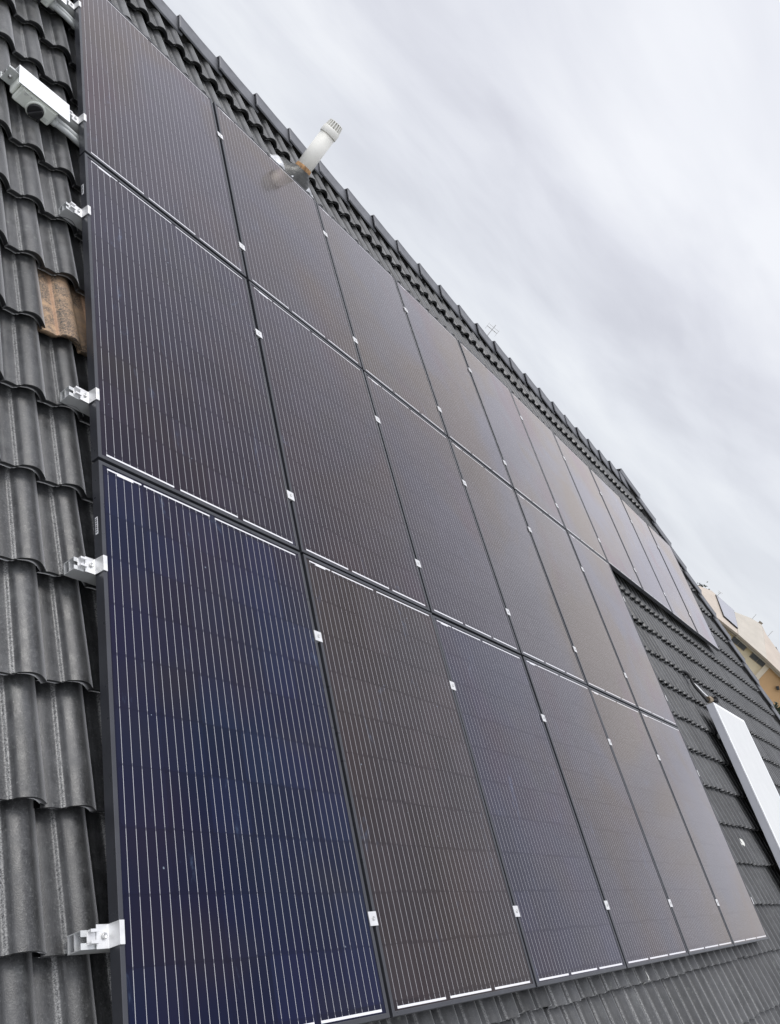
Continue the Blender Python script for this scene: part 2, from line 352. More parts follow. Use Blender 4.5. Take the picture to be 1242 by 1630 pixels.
def tile_arrays(u0, v0, dn, dv, yaw, tone, clip=True):
    """one tile: top sheet, front lip and underside; returns verts, faces, tone and wear"""
    V = []; F = []; Wr = []
    L_ = EXP + 0.075
    vmax = V_RIDGE - 0.02
    ts = np.linspace(0, 1, VSEG)
    for t in ts:
        vv = v0 + dv + t*L_
        n = NB + dn + 0.046*(1 - t*L_/EXP)
        fr = 1.0 if t > 0 else 0.93
        for s_, h, wr in zip(PS, PH, PW):
            V.append((u0 + s_ + yaw*t*L_, vv, n + h*fr)); Wr.append(wr)
    for j in range(VSEG-1):
        for i in range(NPR-1):
            if prof[i+1][3] == 1: pass
            F.append((j*NPR+i, j*NPR+i+1, (j+1)*NPR+i+1, (j+1)*NPR+i))
    b = len(V)
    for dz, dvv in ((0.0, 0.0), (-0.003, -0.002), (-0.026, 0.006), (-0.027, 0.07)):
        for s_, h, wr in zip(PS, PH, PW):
            V.append((u0 + s_, v0 + dv + dvv, NB + dn + 0.046 + h*0.93 + dz)); Wr.append(-1.0)  # below zero flags the front lip for the near-black tint
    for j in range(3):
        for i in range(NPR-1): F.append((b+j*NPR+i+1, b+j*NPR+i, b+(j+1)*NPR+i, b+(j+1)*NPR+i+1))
    V = np.array(V)
    if clip:
        V[:, 1] = np.minimum(V[:, 1], vmax)
        uh = HJ[0] + (HJ[1]-V[:, 1])/HS
        V[:, 0] = np.minimum(V[:, 0], uh)
    return V, F, np.full(len(V), tone), np.array(Wr)
def mesh_np(name, V, F, mat, tone, wear, parent=None, M=None):
    me = bpy.data.meshes.new(name); F = np.asarray(F)
    me.vertices.add(len(V)); me.vertices.foreach_set('co', np.asarray(V, dtype=np.float32).ravel())
    me.loops.add(F.size); me.loops.foreach_set('vertex_index', F.ravel().astype(np.int32))
    me.polygons.add(len(F)); me.polygons.foreach_set('loop_start', (np.arange(len(F))*F.shape[1]).astype(np.int32))
    me.polygons.foreach_set('use_smooth', np.ones(len(F), bool)); me.materials.append(mat)
    me.update(calc_edges=True)
    for nme, arr in (('tone', tone), ('wear', wear)):
        if arr is not None:
            at_ = me.attributes.new(nme, 'FLOAT', 'POINT'); at_.data.foreach_set('value', np.asarray(arr, dtype=np.float32))
    o = bpy.data.objects.new(name, me); COL.objects.link(o)
    if parent: o.parent = parent
    if M is not None: o.matrix_local = M
    return o
house = tag(empty('house', Matrix.Identity(4)), 'house whose dark grey tiled roof carries the solar panels', 'house')
Vs, Fs, Ts, Ws = [], [], [], []; nb = 0; terra_args = None
jlo = int(math.floor((UL-U0)/TW)); 
for k in range(-7, 18):
    v0 = V0 + k*EXP
    jhi = int(math.ceil((hip_u(v0)-U0)/TW))
    for j in range(jlo, jhi+1):
        u0 = U0 + j*TW
        a_ = (u0, v0, rng.normal(0, 0.0015), rng.normal(0, 0.0035), rng.normal(0, 0.006), float(np.clip(rng.normal(0.5, 0.2), 0, 1)))
        if (k, j) == (7, 0): terra_args = a_; continue
        V, F, T, Wr = tile_arrays(*a_)
        Vs.append(V); Fs.append(np.array(F)+nb); Ts.append(T); Ws.append(Wr); nb += len(V)
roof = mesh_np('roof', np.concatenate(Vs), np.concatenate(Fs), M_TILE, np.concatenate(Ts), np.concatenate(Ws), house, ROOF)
V, F, T, Wr = tile_arrays(*terra_args)
V[:, 2] += 0.002
ot = mesh_np('roof_tile', V, F, M_TERRA, T, Wr, roof); tag(ot, 'bare orange brown tile whose grey paint has worn off')

# ridge and hip caps: folded caps, each one lapping over its neighbour
def cap_mesh(length, face=0.112, drop=0.56, th=0.014):
    m_ = MB(); a0 = 0.0
    def ring(x, lift, sc):
        pts = []
        for sgn, d in ((-1, face), (-1, face*0.35), (-1, 0.02), (0, 0), (1, 0.02), (1, face*0.35), (1, face)):
            z = -d*math.tan(drop) + (0.003 if d == 0 else 0)
            pts.append((x, sgn*d*sc, z + lift))
        low = [(p[0], p[1]*(1 if abs(p[1]) < 1e-6 else 1), p[2]-th) for p in pts]
        return pts + low[::-1]
    rings = [ring(0, 0.022, 1.05), ring(0.010, 0.024, 1.06), ring(0.040, 0.020, 1.04), ring(length*0.6, 0.006, 1.0), ring(length+0.05, -0.004, 0.97)]
    n = len(rings[0]); vs = [p for r in rings for p in r]; fs = []
    for j in range(len(rings)-1):
        for i in range(n): fs.append((j*n+i, j*n+(i+1) % n, (j+1)*n+(i+1) % n, (j+1)*n+i))
    fs += [tuple(range(n)), tuple((len(rings)-1)*n+i for i in range(n))[::-1]]
    m_.add(vs, fs); return m_
RC = 0.372
YR, ZR = W(0, V_RIDGE, -0.13)[1:]
apexZ = ZR + 0.078; 
cap0 = cap_mesh(RC).build('ridge_cap', M_CAP, roof, 0.003)
invroof = ROOF.inverted()
u = 1.25 - RC*13; first = True
while u < HJ[0]-0.15:
    c = cap0 if first else cap0.copy()
    if not first: COL.objects.link(c)
    first = False; c.parent = roof
    c.matrix_local = invroof @ Matrix.Translation((u, YR+rng.normal(0, .003), apexZ-0.008+rng.normal(0, .002))) @ Matrix.Rotation(rng.normal(0, .006), 4, 'Z')
    u += RC
# hip line down the right end
J = Vector((HJ[0], YR, apexZ+0.015)); Ev = W(hip_u(V_EAVE), V_EAVE, -0.13); E_ = Ev + Vector((0, 0, 0.095))
d = (E_-J); Lh = d.length; d.normalize()
side = d.cross(Vector((0, 0, 1))).normalized(); upv = side.cross(d).normalized()
HC = 0.45
hcap0 = cap_mesh(HC, 0.115, 0.42).build('hip_cap', M_CAP, roof, 0.003)
# caps lap downhill: the low end of each lies on the next
t = 0.0; first = True; nh = int(Lh/HC)
for i in range(nh):
    c = hcap0 if first else hcap0.copy()
    if not first: COL.objects.link(c)
    first = False; c.parent = roof
    p = J + d*(-0.2+i*HC+HC)
    X = -d
    Mx = Matrix((( X.x, -side.x, upv.x, p.x), (X.y, -side.y, upv.y, p.y), (X.z, -side.z, upv.z, p.z), (0, 0, 0, 1)))
    c.matrix_local = invroof @ Mx
# dark bedding under the caps
mo = MB()
mo.prism([(YR-0.075, ZR-0.08), (YR-0.065, apexZ-0.060), (YR, apexZ-0.03), (YR+0.065, apexZ-0.060), (YR+0.075, ZR-0.08)], 0, -3.55, HJ[0])
mo.build('bedding', M_MORTAR, roof, 0, invroof)
mh = MB(); Mh = Matrix(((d.x, side.x, upv.x, J.x), (d.y, side.y, upv.y, J.y), (d.z, side.z, upv.z, J.z), (0, 0, 0, 1)))
mh.v = []; poly = [(-0.10, -0.16), (-0.088, -0.052), (0, -0.026), (0.088, -0.052), (0.10, -0.16)]
mh.prism(poly, 0, 0.0, Lh); mh.v = [tuple(Mh @ Vector(p)) for p in mh.v]
mh.build('bedding', M_MORTAR, roof, 0, invroof)
# the slopes and walls the photo cannot see
bk = MB(); YE = Ev.y; Yb = 2*YR - YE; Ze = Ev.z - 0.02; zr = ZR - 0.02
uE = Ev.x
bk.add([(UL-0.1, Yb, Ze), (uE, Yb, Ze), (HJ[0], YR, zr), (UL-0.1, YR, zr)], [(0, 1, 2, 3)])
bk.add([(uE, YE, Ze), (uE, Yb, Ze), (HJ[0], YR, zr)], [(0, 1, 2)])
bk.add([(UL-0.1, YE, Ze-0.03), (uE, YE, Ze-0.03), (HJ[0], YR, zr-0.05), (UL-0.1, YR, zr-0.05)], [(0, 1, 2, 3)])
bo = bk.build('back_slope', M_TILE, house)
M_WALL = plain('rendered_wall', (0.55, 0.50, 0.42), 0.85, 0, 0.08, 2, 0.2)
wl = MB(); wl.box((UL+0.1, YE+0.5, 0), (uE-0.5, Yb-0.5, Ze-0.02))
wl.prism([(YE+0.5, Ze-0.02), (Yb-0.5, Ze-0.02), (YR, zr-0.12)], 0, UL+0.1, UL+0.3)
wl.build('wall', M_WALL, house)
gt = MB(); gt.box((UL-0.1, YE-0.13, Ze-0.10), (uE+0.02, YE-0.01, Ze+0.02)); gt.build('gutter', M_CAP, house, 0.01)

# ------------------------------------------------------------------ solar panels
PW_, PH_, GU, GV = 0.982, 1.652, 0.018, 0.013
QV = 1.665
def frame_mesh():
    pr = [(0, -0.035), (0, -0.0012), (0.0012, 0), (0.0128, 0), (0.014, -0.0010), (0.014, -0.0075), (0.0025, -0.0075), (0.0025, -0.0335), (0.024, -0.0335), (0.024, -0.035)]
    vs = []; fs = []; n = len(pr)
    for (sx, sy) in ((0, 0), (1, 0), (1, 1), (0, 1)):
        for o_, z in pr: vs.append((o_ if sx == 0 else PW_-o_, o_ if sy == 0 else PH_-o_, z))
    for c in range(4):
        for i in range(n): fs.append((c*n+i, ((c+1) % 4)*n+i, ((c+1) % 4)*n+(i+1) % n, c*n+(i+1) % n))
    return MB().add(vs, fs)
proto = empty('solar_panel', Matrix.Identity(4))
fr0 = frame_mesh().build('frame', M_FRAME, proto)
gl0 = MB().box((0.0141, 0.0141, -0.0074), (PW_-0.0141, PH_-0.0141, -0.0022)).build('glass_sheet', M_PV, proto)
ORD = ['first', 'second', 'third', 'fourth', 'fifth', 'sixth', 'seventh', 'eighth', 'ninth', 'tenth']
ROWN = ['bottom', 'middle', 'top']; NC = [6, 6, 10]
blue = np.array((0.0060, 0.0098, 0.031)); brown = np.array((0.023, 0.018, 0.020)); mauve = np.array((0.018, 0.0140, 0.022))
tones = {(0, 0): blue, (0, 1): brown*1.05, (0, 2): blue*0.6+mauve*0.45, (0, 3): mauve, (0, 4): brown, (0, 5): brown, (1, 0): mauve*0.75+blue*0.25, (1, 1): mauve, (2, 0): mauve*1.1}
panels = {}
for r in range(3):
    for i in range(NC[r]):
        p = proto if (r, i) == (0, 0) else copy_tree(proto)
        tilt = Matrix.Rotation(rng.normal(0, 0.0012), 4, 'X') @ Matrix.Rotation(rng.normal(0, 0.0010), 4, 'Y')
        p.matrix_world = at(i + GU/2, r*QV + GV/2, 0, tilt)
        last = i == NC[r]-1
        place = 'at the left end' if i == 0 else 'at the right end' if last else ORD[i] + ' from the left'
        extra = {(0, 0): 'near deep blue', (0, 1): 'brownish', (1, 0): 'dark purple'}.get((r, i), 'black framed')
        tag(p, f'{extra} solar panel in the {ROWN[r]} row, {place}', 'solar panel', 'solar panels laid in three rows on the roof')
        c = tones.get((r, i), mauve*rng.uniform(0.85, 1.15) if rng.random() < .5 else brown*rng.uniform(0.8, 1.05))
        for ch in p.children:
            if ch.name.startswith('glass'): ch.color = (*[float(x) for x in c], 1)
        panels[(r, i)] = p
# barcode labels on two frame sides
for r, vv in ((0, 1.385), (1, 3.055-QV)):
    b = MB(); b.box((-0.0008, vv-GV/2, -0.0275), (0.0004, vv+0.062-GV/2, -0.0165)); b.cur = 1
    for q in range(7): b.box((-0.0012, vv-GV/2+0.006+q*0.0078, -0.0255), (-0.0006, vv-GV/2+0.010+q*0.0078+(q % 3)*0.0008, -0.0185))
    lb = b.build('barcode_label', [M_LABEL, M_INK], panels[(r, 0)])

# ------------------------------------------------------------------ rails, clamps
RAILV = [0.275, 1.268, 1.935, 2.925, 3.580, 4.600]
RAILN = ['lower rail of the bottom row', 'upper rail of the bottom row', 'lower rail of the middle row', 'upper rail of the middle row', 'lower rail of the top row', 'upper rail of the top row']
def rail_mesh(length):
    o_ = MB(); t_ = 0.0025
    # open C channel, slot on top, with an inner shelf
    for a, b in (((-0.020, -0.046), (0.020, -0.0435)), ((-0.020, -0.0435), (-0.0175, 0.0)), ((0.0175, -0.0435), (0.020, 0.0)), ((-0.0175, -0.0025), (-0.0065, 0.0)), ((0.0065, -0.0025), (0.0175, 0.0)), ((-0.0175, -0.024), (0.0175, -0.0215))):
        o_.box((0, a[0], a[1]), (length, b[0], b[1]))
    return o_
for q, v in enumerate(RAILV):
    row = q//2; u0 = -0.068 + (0.004 if q % 2 else 0) if row < 2 else -0.325
    Lr = (NC[row] + 0.03) - u0
    o = rail_mesh(Lr).build('mounting_rail', M_ALUD); o.matrix_world = at(u0, v, -0.0365)
    tag(o, f'aluminium mounting rail under the solar panels, {RAILN[q]}', 'rail', 'mounting rails under the solar panels')
def mid_clamp():
    t_ = empty('mid_clamp', Matrix.Identity(4))
    b = MB(); b.box((-0.021, -0.021, 0.0012), (0.021, 0.021, 0.0042)); b.box((-0.0072, -0.02, -0.032), (-0.0048, 0.02, 0.0014)); b.box((0.0048, -0.02, -0.032), (0.0072, 0.02, 0.0014))
    b.build('clamp_body', M_ALU, t_, 0.0006)
    MB().lathe([(0.0062, 0.0042), (0.0062, 0.0066), (0.0042, 0.0068), (0.0032, 0.0050), (0.0002, 0.0050)], 14).build('bolt', M_STEEL, t_)
    return t_
mc = mid_clamp(); first = True
for q, v in enumerate(RAILV):
    for i in range(1, NC[q//2]):
        c = mc if first else copy_tree(mc); first = False
        c.matrix_world = at(i + rng.normal(0, .001), v + 0.008 + rng.normal(0, .006), 0, Matrix.Rotation(rng.normal(0, .02), 4, 'Z'))
        tag(c, f'silver mid clamp on the {RAILN[q]}, between {ORD[i-1]} and {ORD[i]} panels', 'clamp', 'mid clamps between the solar panels')
def end_clamp():
    t_ = empty('end_clamp', Matrix.Identity(4))
    z = [(0.012, 0.0012), (0.012, 0.0042), (-0.0018, 0.0042), (-0.0062, -0.0300), (-0.0390, -0.0300), (-0.0390, -0.0330), (-0.0035, -0.0330), (0.0008, 0.0012)]
    b = MB(); b.prism([(x, y) for x, y in z], 1, -0.026, 0.026)
    # prism() keeps (x, z) order for axis 1
    b.build('clamp_body', M_ALU, t_, 0.0007)
    a = MB()
    a.box((-0.060, -0.0155, -0.0365), (-0.0385, -0.0115, -0.0240)); a.box((-0.060, 0.0115, -0.0365), (-0.0385, 0.0155, -0.0240)); a.box((-0.062, -0.0115, -0.0368), (-0.038, 0.0115, -0.0335))
    a.box((-0.060, -0.0155, -0.0240), (-0.0385, -0.0085, -0.0215)); a.box((-0.060, 0.0085, -0.0240), (-0.0385, 0.0155, -0.0215))
    a.build('slide_nut', M_ALU, t_, 0.0006)
    MB().lathe([(0.0070, -0.030), (0.0070, -0.0245), (0.0050, -0.0238), (0.0042, -0.0262), (0.0002, -0.0262)], 18, Matrix.Translation((-0.020, 0, 0))).build('bolt', M_STEEL, t_)
    return t_
ec = end_clamp(); first = True
for q, v in enumerate(RAILV):
    for sgn in (-1, 1):
        c = ec if first else copy_tree(ec); first = False
        uu = GU/2 if sgn < 0 else NC[q//2]-GU/2
        c.matrix_world = at(uu, v + (0.004 if sgn < 0 else 0), 0, Matrix.Rotation(0 if sgn < 0 else math.pi, 4, 'Z'))
        tag(c, f'silver end clamp at the {"left" if sgn < 0 else "right"} end of the {RAILN[q]}', 'clamp', 'end clamps at the ends of the rails')

# ------------------------------------------------------------------ rooftop isolators with sun shields
def isolator(label, v):
    t_ = empty('isolator_switch', at(-0.19, v, -0.095)); tag(t_, label, 'isolator switch', 'rooftop isolator switches')
    e = MB(); e.box((-0.088, -0.115, 0.004), (0.082, -0.036, 0.083)); e.box((-0.104, -0.10, 0.012), (-0.088, -0.05, 0.075))
    e.build('enclosure', M_ENCL, t_, 0.008)
    fr = MB(); fr.box((-0.080, -0.1205, 0.010), (0.074, -0.1145, 0.076)); fr.build('lid', M_ENCL, t_, 0.005)
    sh = MB(); sh.box((-0.110, -0.122, 0.088), (0.130, 0.010, 0.091)); sh.box((-0.110, 0.007, 0.050), (0.130, 0.010, 0.088))
    sh.build('sun_shield', M_WHITE, t_, 0.002)
    K = Matrix.Translation((0.004, -0.121, 0.034)) @ Matrix.Rotation(R(90), 4, 'X')
    MB().lathe([(0.040, -0.002), (0.040, 0.002), (0.036, 0.005)], 32, K).build('knob_surround', M_ENCL, t_)
    kb = MB(); kb.lathe([(0.033, 0.004), (0.033, 0.013), (0.029, 0.016)], 32, K)
    kb.box((-0.006, -0.031, 0.014), (0.006, 0.029, 0.026), K @ Matrix.Rotation(R(-35), 4, 'Z'))
    kb.box((0.020, -0.040, 0.003), (0.031, -0.022, 0.012), K @ Matrix.Rotation(R(10), 4, 'Z'))
    kb.build('rotary_knob', M_BLACK, t_, 0.002)
    ink = MB()
    for x, z, w_, h_ in ((-0.068, 0.066, 0.016, 0.004), (-0.068, 0.060, 0.011, 0.003), (-0.040, 0.064, 0.006, 0.005), (0.045, 0.030, 0.020, 0.002), (0.045, 0.025, 0.016, 0.002), (0.045, 0.020, 0.018, 0.002)):
        ink.box((x, -0.1212, z), (x+w_, -0.1203, z+h_))
    ink.build('printed_marks', M_INK if False else M_CONDUIT, t_)
    br = MB(); br.box((-0.150, -0.060, 0.020), (-0.104, -0.056, 0.088)); br.box((-0.150, -0.056, 0.020), (-0.104, -0.010, 0.023)); br.build('bracket', M_CONDUIT, t_, 0.001)
    MB().lathe([(0.008, 0), (0.008, 0.006), (0.004, 0.007), (0.003, 0.012)], 12, Matrix.Translation((-0.128, -0.060, 0.055)) @ Matrix.Rotation(R(90), 4, 'X')).build('screw', M_STEEL, t_)
    for y, r_ in ((-0.095, 0.0125), (-0.060, 0.0125)):
        g_ = MB(); g_.lathe([(0.016, 0.0), (0.016, 0.022), (0.0135, 0.026)], 16, Matrix.Translation((0.082, y, 0.030)) @ Matrix.Rotation(R(90), 4, 'Y')); g_.build('cable_gland', M_CONDUIT, t_)
        MB().tube([(0.105, y, 0.030), (0.16, y, 0.030), (0.215, y-0.004, 0.027), (0.30, y-0.01, 0.024), (0.40, y-0.01, 0.024)], r_, 14).build('conduit', M_CONDUIT, t_)
isolator('grey isolator switch under white sun shield, wholly in view beside the top row', 3.585)
isolator('grey isolator switch at the top left corner, cut off by the picture edge', 4.605)

# ------------------------------------------------------------------ vent pipe through the tiles
vp = empty('vent_pipe', Matrix.Translation(W(1.967, 5.337, -0.02))); tag(vp, 'white plastic vent pipe with slotted cap, standing upright below the ridge', 'vent pipe')
r = 0.061
MB().lathe([(r, -0.07), (r, 0.315)], 40).build('pipe', M_PVC, vp)
cp = MB(); cp.lathe([(0.0665, 0.300), (0.0675, 0.303), (0.0675, 0.348), (0.064, 0.352), (0.050, 0.352)], 40)
cp.lathe([(0.054, 0.400), (0.054, 0.404), (0.020, 0.408), (0.001, 0.4085)], 40)
for i in range(18):
    a = 2*math.pi*i/18
    cp.box((-0.0048, -0.004, 0), (0.0048, 0.004, 0.051), Matrix.Rotation(a, 4, 'Z') @ Matrix.Translation((0, -0.059, 0.351)) @ Matrix.Rotation(R(-9), 4, 'X'))
cp.build('slotted_cap', M_PVC, vp)
MB().lathe([(0.048, 0.345), (0.044, 0.402)], 24).build('cap_core', M_PVC, vp)
MB().lathe([(r+0.003, -0.014), (r+0.0035, 0.008), (r+0.002, 0.022), (r+0.0002, 0.027)], 40, cap=False).build('sealant_band', M_RUST, vp)
RL = Matrix.Rotation(PITCH, 4, 'X')
bt = MB()
pr_ = [(0.170, -0.085), (0.158, -0.066), (0.136, -0.064), (0.130, -0.050), (0.112, -0.049), (0.106, -0.034), (0.091, -0.033), (0.086, -0.018), (0.074, -0.017), (0.070, -0.004), (0.064, -0.002)]
seg = 40; vs = []; fs = []
for j, (rr, z) in enumerate(pr_):
    tt = 1 - j/(len(pr_)-1)
    for i in range(seg):
        a = 2*math.pi*i/seg; p0 = Vector((rr*math.cos(a), rr*math.sin(a), z + rng.normal(0, .0015)))
        vs.append(p0 if tt == 0 else (RL.to_3x3() @ p0)*tt + p0*(1-tt))
for j in range(len(pr_)-1):
    for i in range(seg): fs.append((j*seg+i, j*seg+(i+1) % seg, (j+1)*seg+(i+1) % seg, (j+1)*seg+i))
bt.add(vs, fs, True); bt.build('boot', M_LEAD, vp)
# apron dressed over the tile rolls
def surf_n(uu, vv):
    s_ = (uu-U0) % TW; k = math.floor((vv-V0)/EXP); n = NB + 0.046*(1-((vv-V0)/EXP-k))
    return n + float(np.interp(s_, PS, PH))
ap = MB(); nx, ny = 46, 14; vs = []; fs = []
for j in range(ny):
    for i in range(nx):
        uu = 1.70 + 0.47*i/(nx-1); vv = 5.10 + 0.235*j/(ny-1) - (0.02*math.sin(i*0.35) if j == 0 else 0)
        vs.append(RL.to_3x3() @ (Vector((uu-1.967, vv-5.337, surf_n(uu, vv)+0.02+0.012+rng.normal(0, .0012)))))
for j in range(ny-1):
    for i in range(nx-1): fs.append((j*nx+i, j*nx+i+1, (j+1)*nx+i+1, (j+1)*nx+i))
ap.add(vs, fs, True)
apo = ap.build('apron', M_APRON, vp); sm_ = apo.modifiers.new('solid', 'SOLIDIFY'); sm_.thickness = 0.003

# two dried bird droppings on the tiles
M_DROP = plain('dried_dropping', (0.68, 0.68, 0.64), 0.8, 0, 0.15, 60)
for bu, bv, br_ in ((6.96, 0.78, 0.030), (3.44, -0.04, 0.022)):
    b = MB(); seg = 14; n0 = surf_n(bu, bv)
    ring = [Vector((br_*rng.uniform(.55, 1.1)*math.cos(2*math.pi*i/seg), 1.5*br_*rng.uniform(.55, 1.1)*math.sin(2*math.pi*i/seg), 0)) for i in range(seg)]
    vs = [(bu+p.x, bv+p.y, surf_n(bu+p.x, bv+p.y)+0.001) for p in ring] + [(bu+p.x*.6, bv+p.y*.6, surf_n(bu+p.x*.6, bv+p.y*.6)+0.006) for p in ring] + [(bu, bv, n0+0.008)]
    b.add(vs, [(i, (i+1) % seg, seg+(i+1) % seg, seg+i) for i in range(seg)] + [(seg+i, seg+(i+1) % seg, 2*seg) for i in range(seg)], True)
    b.build('bird_dropping', M_DROP, roof)

# ------------------------------------------------------------------ flat white collector on the right
M_GLAZE = plain('white_glazing', (0.62, 0.625, 0.61), 0.16, 0, 0.02, 3)
M_SIDE = plain('collector_side', (0.52, 0.53, 0.565), 0.45, 0.25, 0.05, 4)
wcx, wv0, wv1, wu0, wu1 = 0, 0.15, 2.14, 7.54, 8.79
wc = empty('flat_collector', at(wu0, wv0, -0.005)); tag(wc, 'white flat box collector lying on the tiles right of the solar panels', 'collector')
Wd, Hd, Td = wu1-wu0, wv1-wv0, 0.085
b = MB(); b.box((0, 0, 0), (Wd, Hd, Td-0.004)); b.build('case', M_SIDE, wc, 0.003)
b = MB()
for a_, c_ in (((-0.002, -0.002), (0.028, Hd+0.002)), ((Wd-0.028, -0.002), (Wd+0.002, Hd+0.002)), ((0.028, -0.002), (Wd-0.028, 0.028)), ((0.028, Hd-0.028), (Wd-0.028, Hd+0.002))):
    b.box((a_[0], a_[1], Td-0.012), (c_[0], c_[1], Td))
b.build('rim', M_WHITE, wc, 0.002)
MB().box((0.0282, 0.0282, Td-0.0038), (Wd-0.0282, Hd-0.0282, Td-0.001)).build('cover_sheet', M_GLAZE, wc)
b = MB()
for x in (0.35, Wd-0.35):
    for y in (0.25, Hd-0.25): b.box((x-0.02, y-0.03, -0.085), (x+0.02, y+0.03, 0.0))
b.build('feet', M_ALUD, wc)
b = MB(); b.box((Wd+0.002, Hd-0.11, 0.03), (Wd+0.022, Hd-0.03, 0.07)); b.build('corner_bracket', M_BLACK, wc, 0.003)
# pipework at its top left corner
def tubes(name, label, cat, pts, r_, mat):
    pw = [W(*p) for p in pts]; base = pw[0]
    o = MB().tube([p-base for p in pw], r_, 12).build(name, mat); o.location = base; tag(o, label, cat); return o
def bez(pts, n=8):
    P_ = [Vector(p) for p in pts]; res = []
    for i in range(len(P_)-1):
        p0 = P_[max(i-1, 0)]; p1 = P_[i]; p2 = P_[i+1]; p3 = P_[min(i+2, len(P_)-1)]
        for k in range(n):
            t_ = k/n
            res.append(0.5*((2*p1)+(p2-p0)*t_+(2*p0-5*p1+4*p2-p3)*t_*t_+(3*p1-p0-3*p2+p3)*t_**3))
    res.append(P_[-1]); return [tuple(p) for p in res]
tubes('insulated_pipe', 'black insulated pipe from under a tile to the white collector', 'pipe', bez([(7.60, 2.60, -0.11), (7.70, 2.545, -0.07), (7.62, 2.40, -0.045), (7.57, 2.26, 0.0), (7.56, 2.17, 0.03)]), 0.015, M_RUBBER)
tubes('sensor_cable', 'thin white cable beside the black pipe above the collector', 'cable', bez([(7.80, 2.52, -0.10), (7.76, 2.42, -0.05), (7.70, 2.30, 0.0), (7.66, 2.20, 0.05)]), 0.007, M_WHITE)
pf = empty('pipe_fitting', at(7.585, 2.19, 0.045)); tag(pf, 'brass and black pipe fitting on the upper left corner of the collector', 'pipe fitting')
MB().lathe([(0.032, -0.03), (0.036, -0.028), (0.036, 0.012), (0.028, 0.02), (0.028, 0.035)], 8, Matrix.Rotation(R(70), 4, 'Y'), smooth=False).build('hex_body', M_BRASS, pf, 0.002)
MB().lathe([(0.018, 0.03), (0.018, 0.075), (0.030, 0.078), (0.030, 0.10)], 14, Matrix.Rotation(R(70), 4, 'Y')).build('valve_cap', M_BLACK, pf)
MB().tube([(0.03, 0.02, 0.03), (0.05, 0.03, 0.055), (0.08, 0.0, 0.06), (0.085, -0.04, 0.05)], 0.012, 10).build('elbow', M_BLACK, pf)

# ------------------------------------------------------------------ things beyond the roof
def polar(az, el, dist):                     # a point at a bearing, an angle above the eye and a distance along the ground
    a = R(az); return Vector((CAM.x + dist*math.cos(a), CAM.y + dist*math.sin(a), CAM.z + dist*math.tan(R(el))))
# --- apartment house
AZ0, D0 = 18.0, 80.0
Mb = Matrix.Translation((CAM.x + D0*math.cos(R(AZ0)), CAM.y + D0*math.sin(R(AZ0)), 0)) @ Matrix.Rotation(R(AZ0-90), 4, 'Z')
def bx(az, el, y=0.0):                       # local x, y (away), z of a point of the building
    dd = D0 + y; x = -dd*math.tan(R(az-AZ0)); return Vector((x, y, CAM.z + math.hypot(dd, x)*math.tan(R(el))))
M_CREAM = plain('cream_render', (0.70, 0.61, 0.44), 0.85, 0, 0.05, 0.4)
M_TAN = plain('tan_render', (0.56, 0.36, 0.19), 0.85, 0, 0.08, 0.5)
M_BROOF = plain('beige_roof_tiles', (0.45, 0.415, 0.36), 0.7, 0, 0.08, 0.8)
M_BROOF2 = plain('pinkish_roof_tiles', (0.46, 0.40, 0.34), 0.7, 0, 0.08, 0.8)
M_WIN = plain('dark_window', (0.03, 0.035, 0.035), 0.15, 0, 0.2, 2)
M_TRIM = plain('pale_trim', (0.66, 0.58, 0.46), 0.7, 0, 0.05, 1)
M_FASC = plain('brown_fascia', (0.22, 0.185, 0.14), 0.6, 0, 0.1, 1)
bd = empty('apartment_house', Mb); tag(bd, 'cream and tan house with beige roof seen beyond the hip', 'house')
ez = bx(18, 1.10)[2]
xL, xR, xC = bx(22.0, 0)[0], bx(11.0, 0)[0], bx(15.77, 0)[0]
b = MB(); b.box((xL, 0.6, 0), (xC, 10, ez-0.05)); b.build('cream_wall', M_CREAM, bd)
b = MB(); b.box((xC+0.02, 0.35, 0), (xR, 9.8, ez-0.25)); b.build('tan_wall', M_TAN, bd)
b = MB(); b.box((xC-0.42, 0.28, 0), (xC+0.01, 0.6, ez-0.1)); b.build('pilaster', M_TRIM, bd)
def roof_part(name, front, mat, back_y=10.5):
    """front slope polygon given as points; closed downwards to the eave level so that it has depth"""
    n = len(front); m_ = MB(); top = [tuple(p) for p in front]; bot = [(p[0], p[1]+0.15, p[2]-0.35) for p in front]
    m_.add(top+bot, [tuple(range(n)), tuple(range(n, 2*n))[::-1]] + [(i, (i+1) % n, n+(i+1) % n, n+i) for i in range(n)])
    return m_.build(name, mat, bd)
yr = 5.2
left = [bx(22.45, 1.12, -0.1), bx(18.38, 1.16, -0.1), bx(19.42, 2.10, yr-1.2), bx(21.27, 2.26, yr), bx(22.17, 1.96, yr-1.4)]
roof_part('roof', left, M_BROOF2)
rgt = [bx(18.37, 1.16, -0.25), bx(16.20, 1.06, -0.25), bx(17.48, 2.32, yr-0.4), bx(17.75, 2.52, yr), bx(18.40, 2.45, yr), bx(19.42, 2.11, yr-1.25)]
roof_part('roof', rgt, M_BROOF)
end = [bx(16.20, 1.06, -0.25), bx(12.0, 0.62, -0.2), bx(14.4, 0.95, yr-1.0), bx(16.46, 1.88, yr), bx(17.04, 2.16, yr), bx(17.75, 2.52, yr), bx(17.48, 2.32, yr-0.4)]
roof_part('roof', end, M_BROOF2)
b = MB()
pb = [bx(22.4, 1.10, 5), bx(12.2, 0.6, 5)]
b.prism([(yr, ez+0.9), (10.6, ez-0.1), (yr, ez-0.2)], 0, xL+0.5, xR); b.build('rear_roof', M_BROOF, bd)
b = MB()
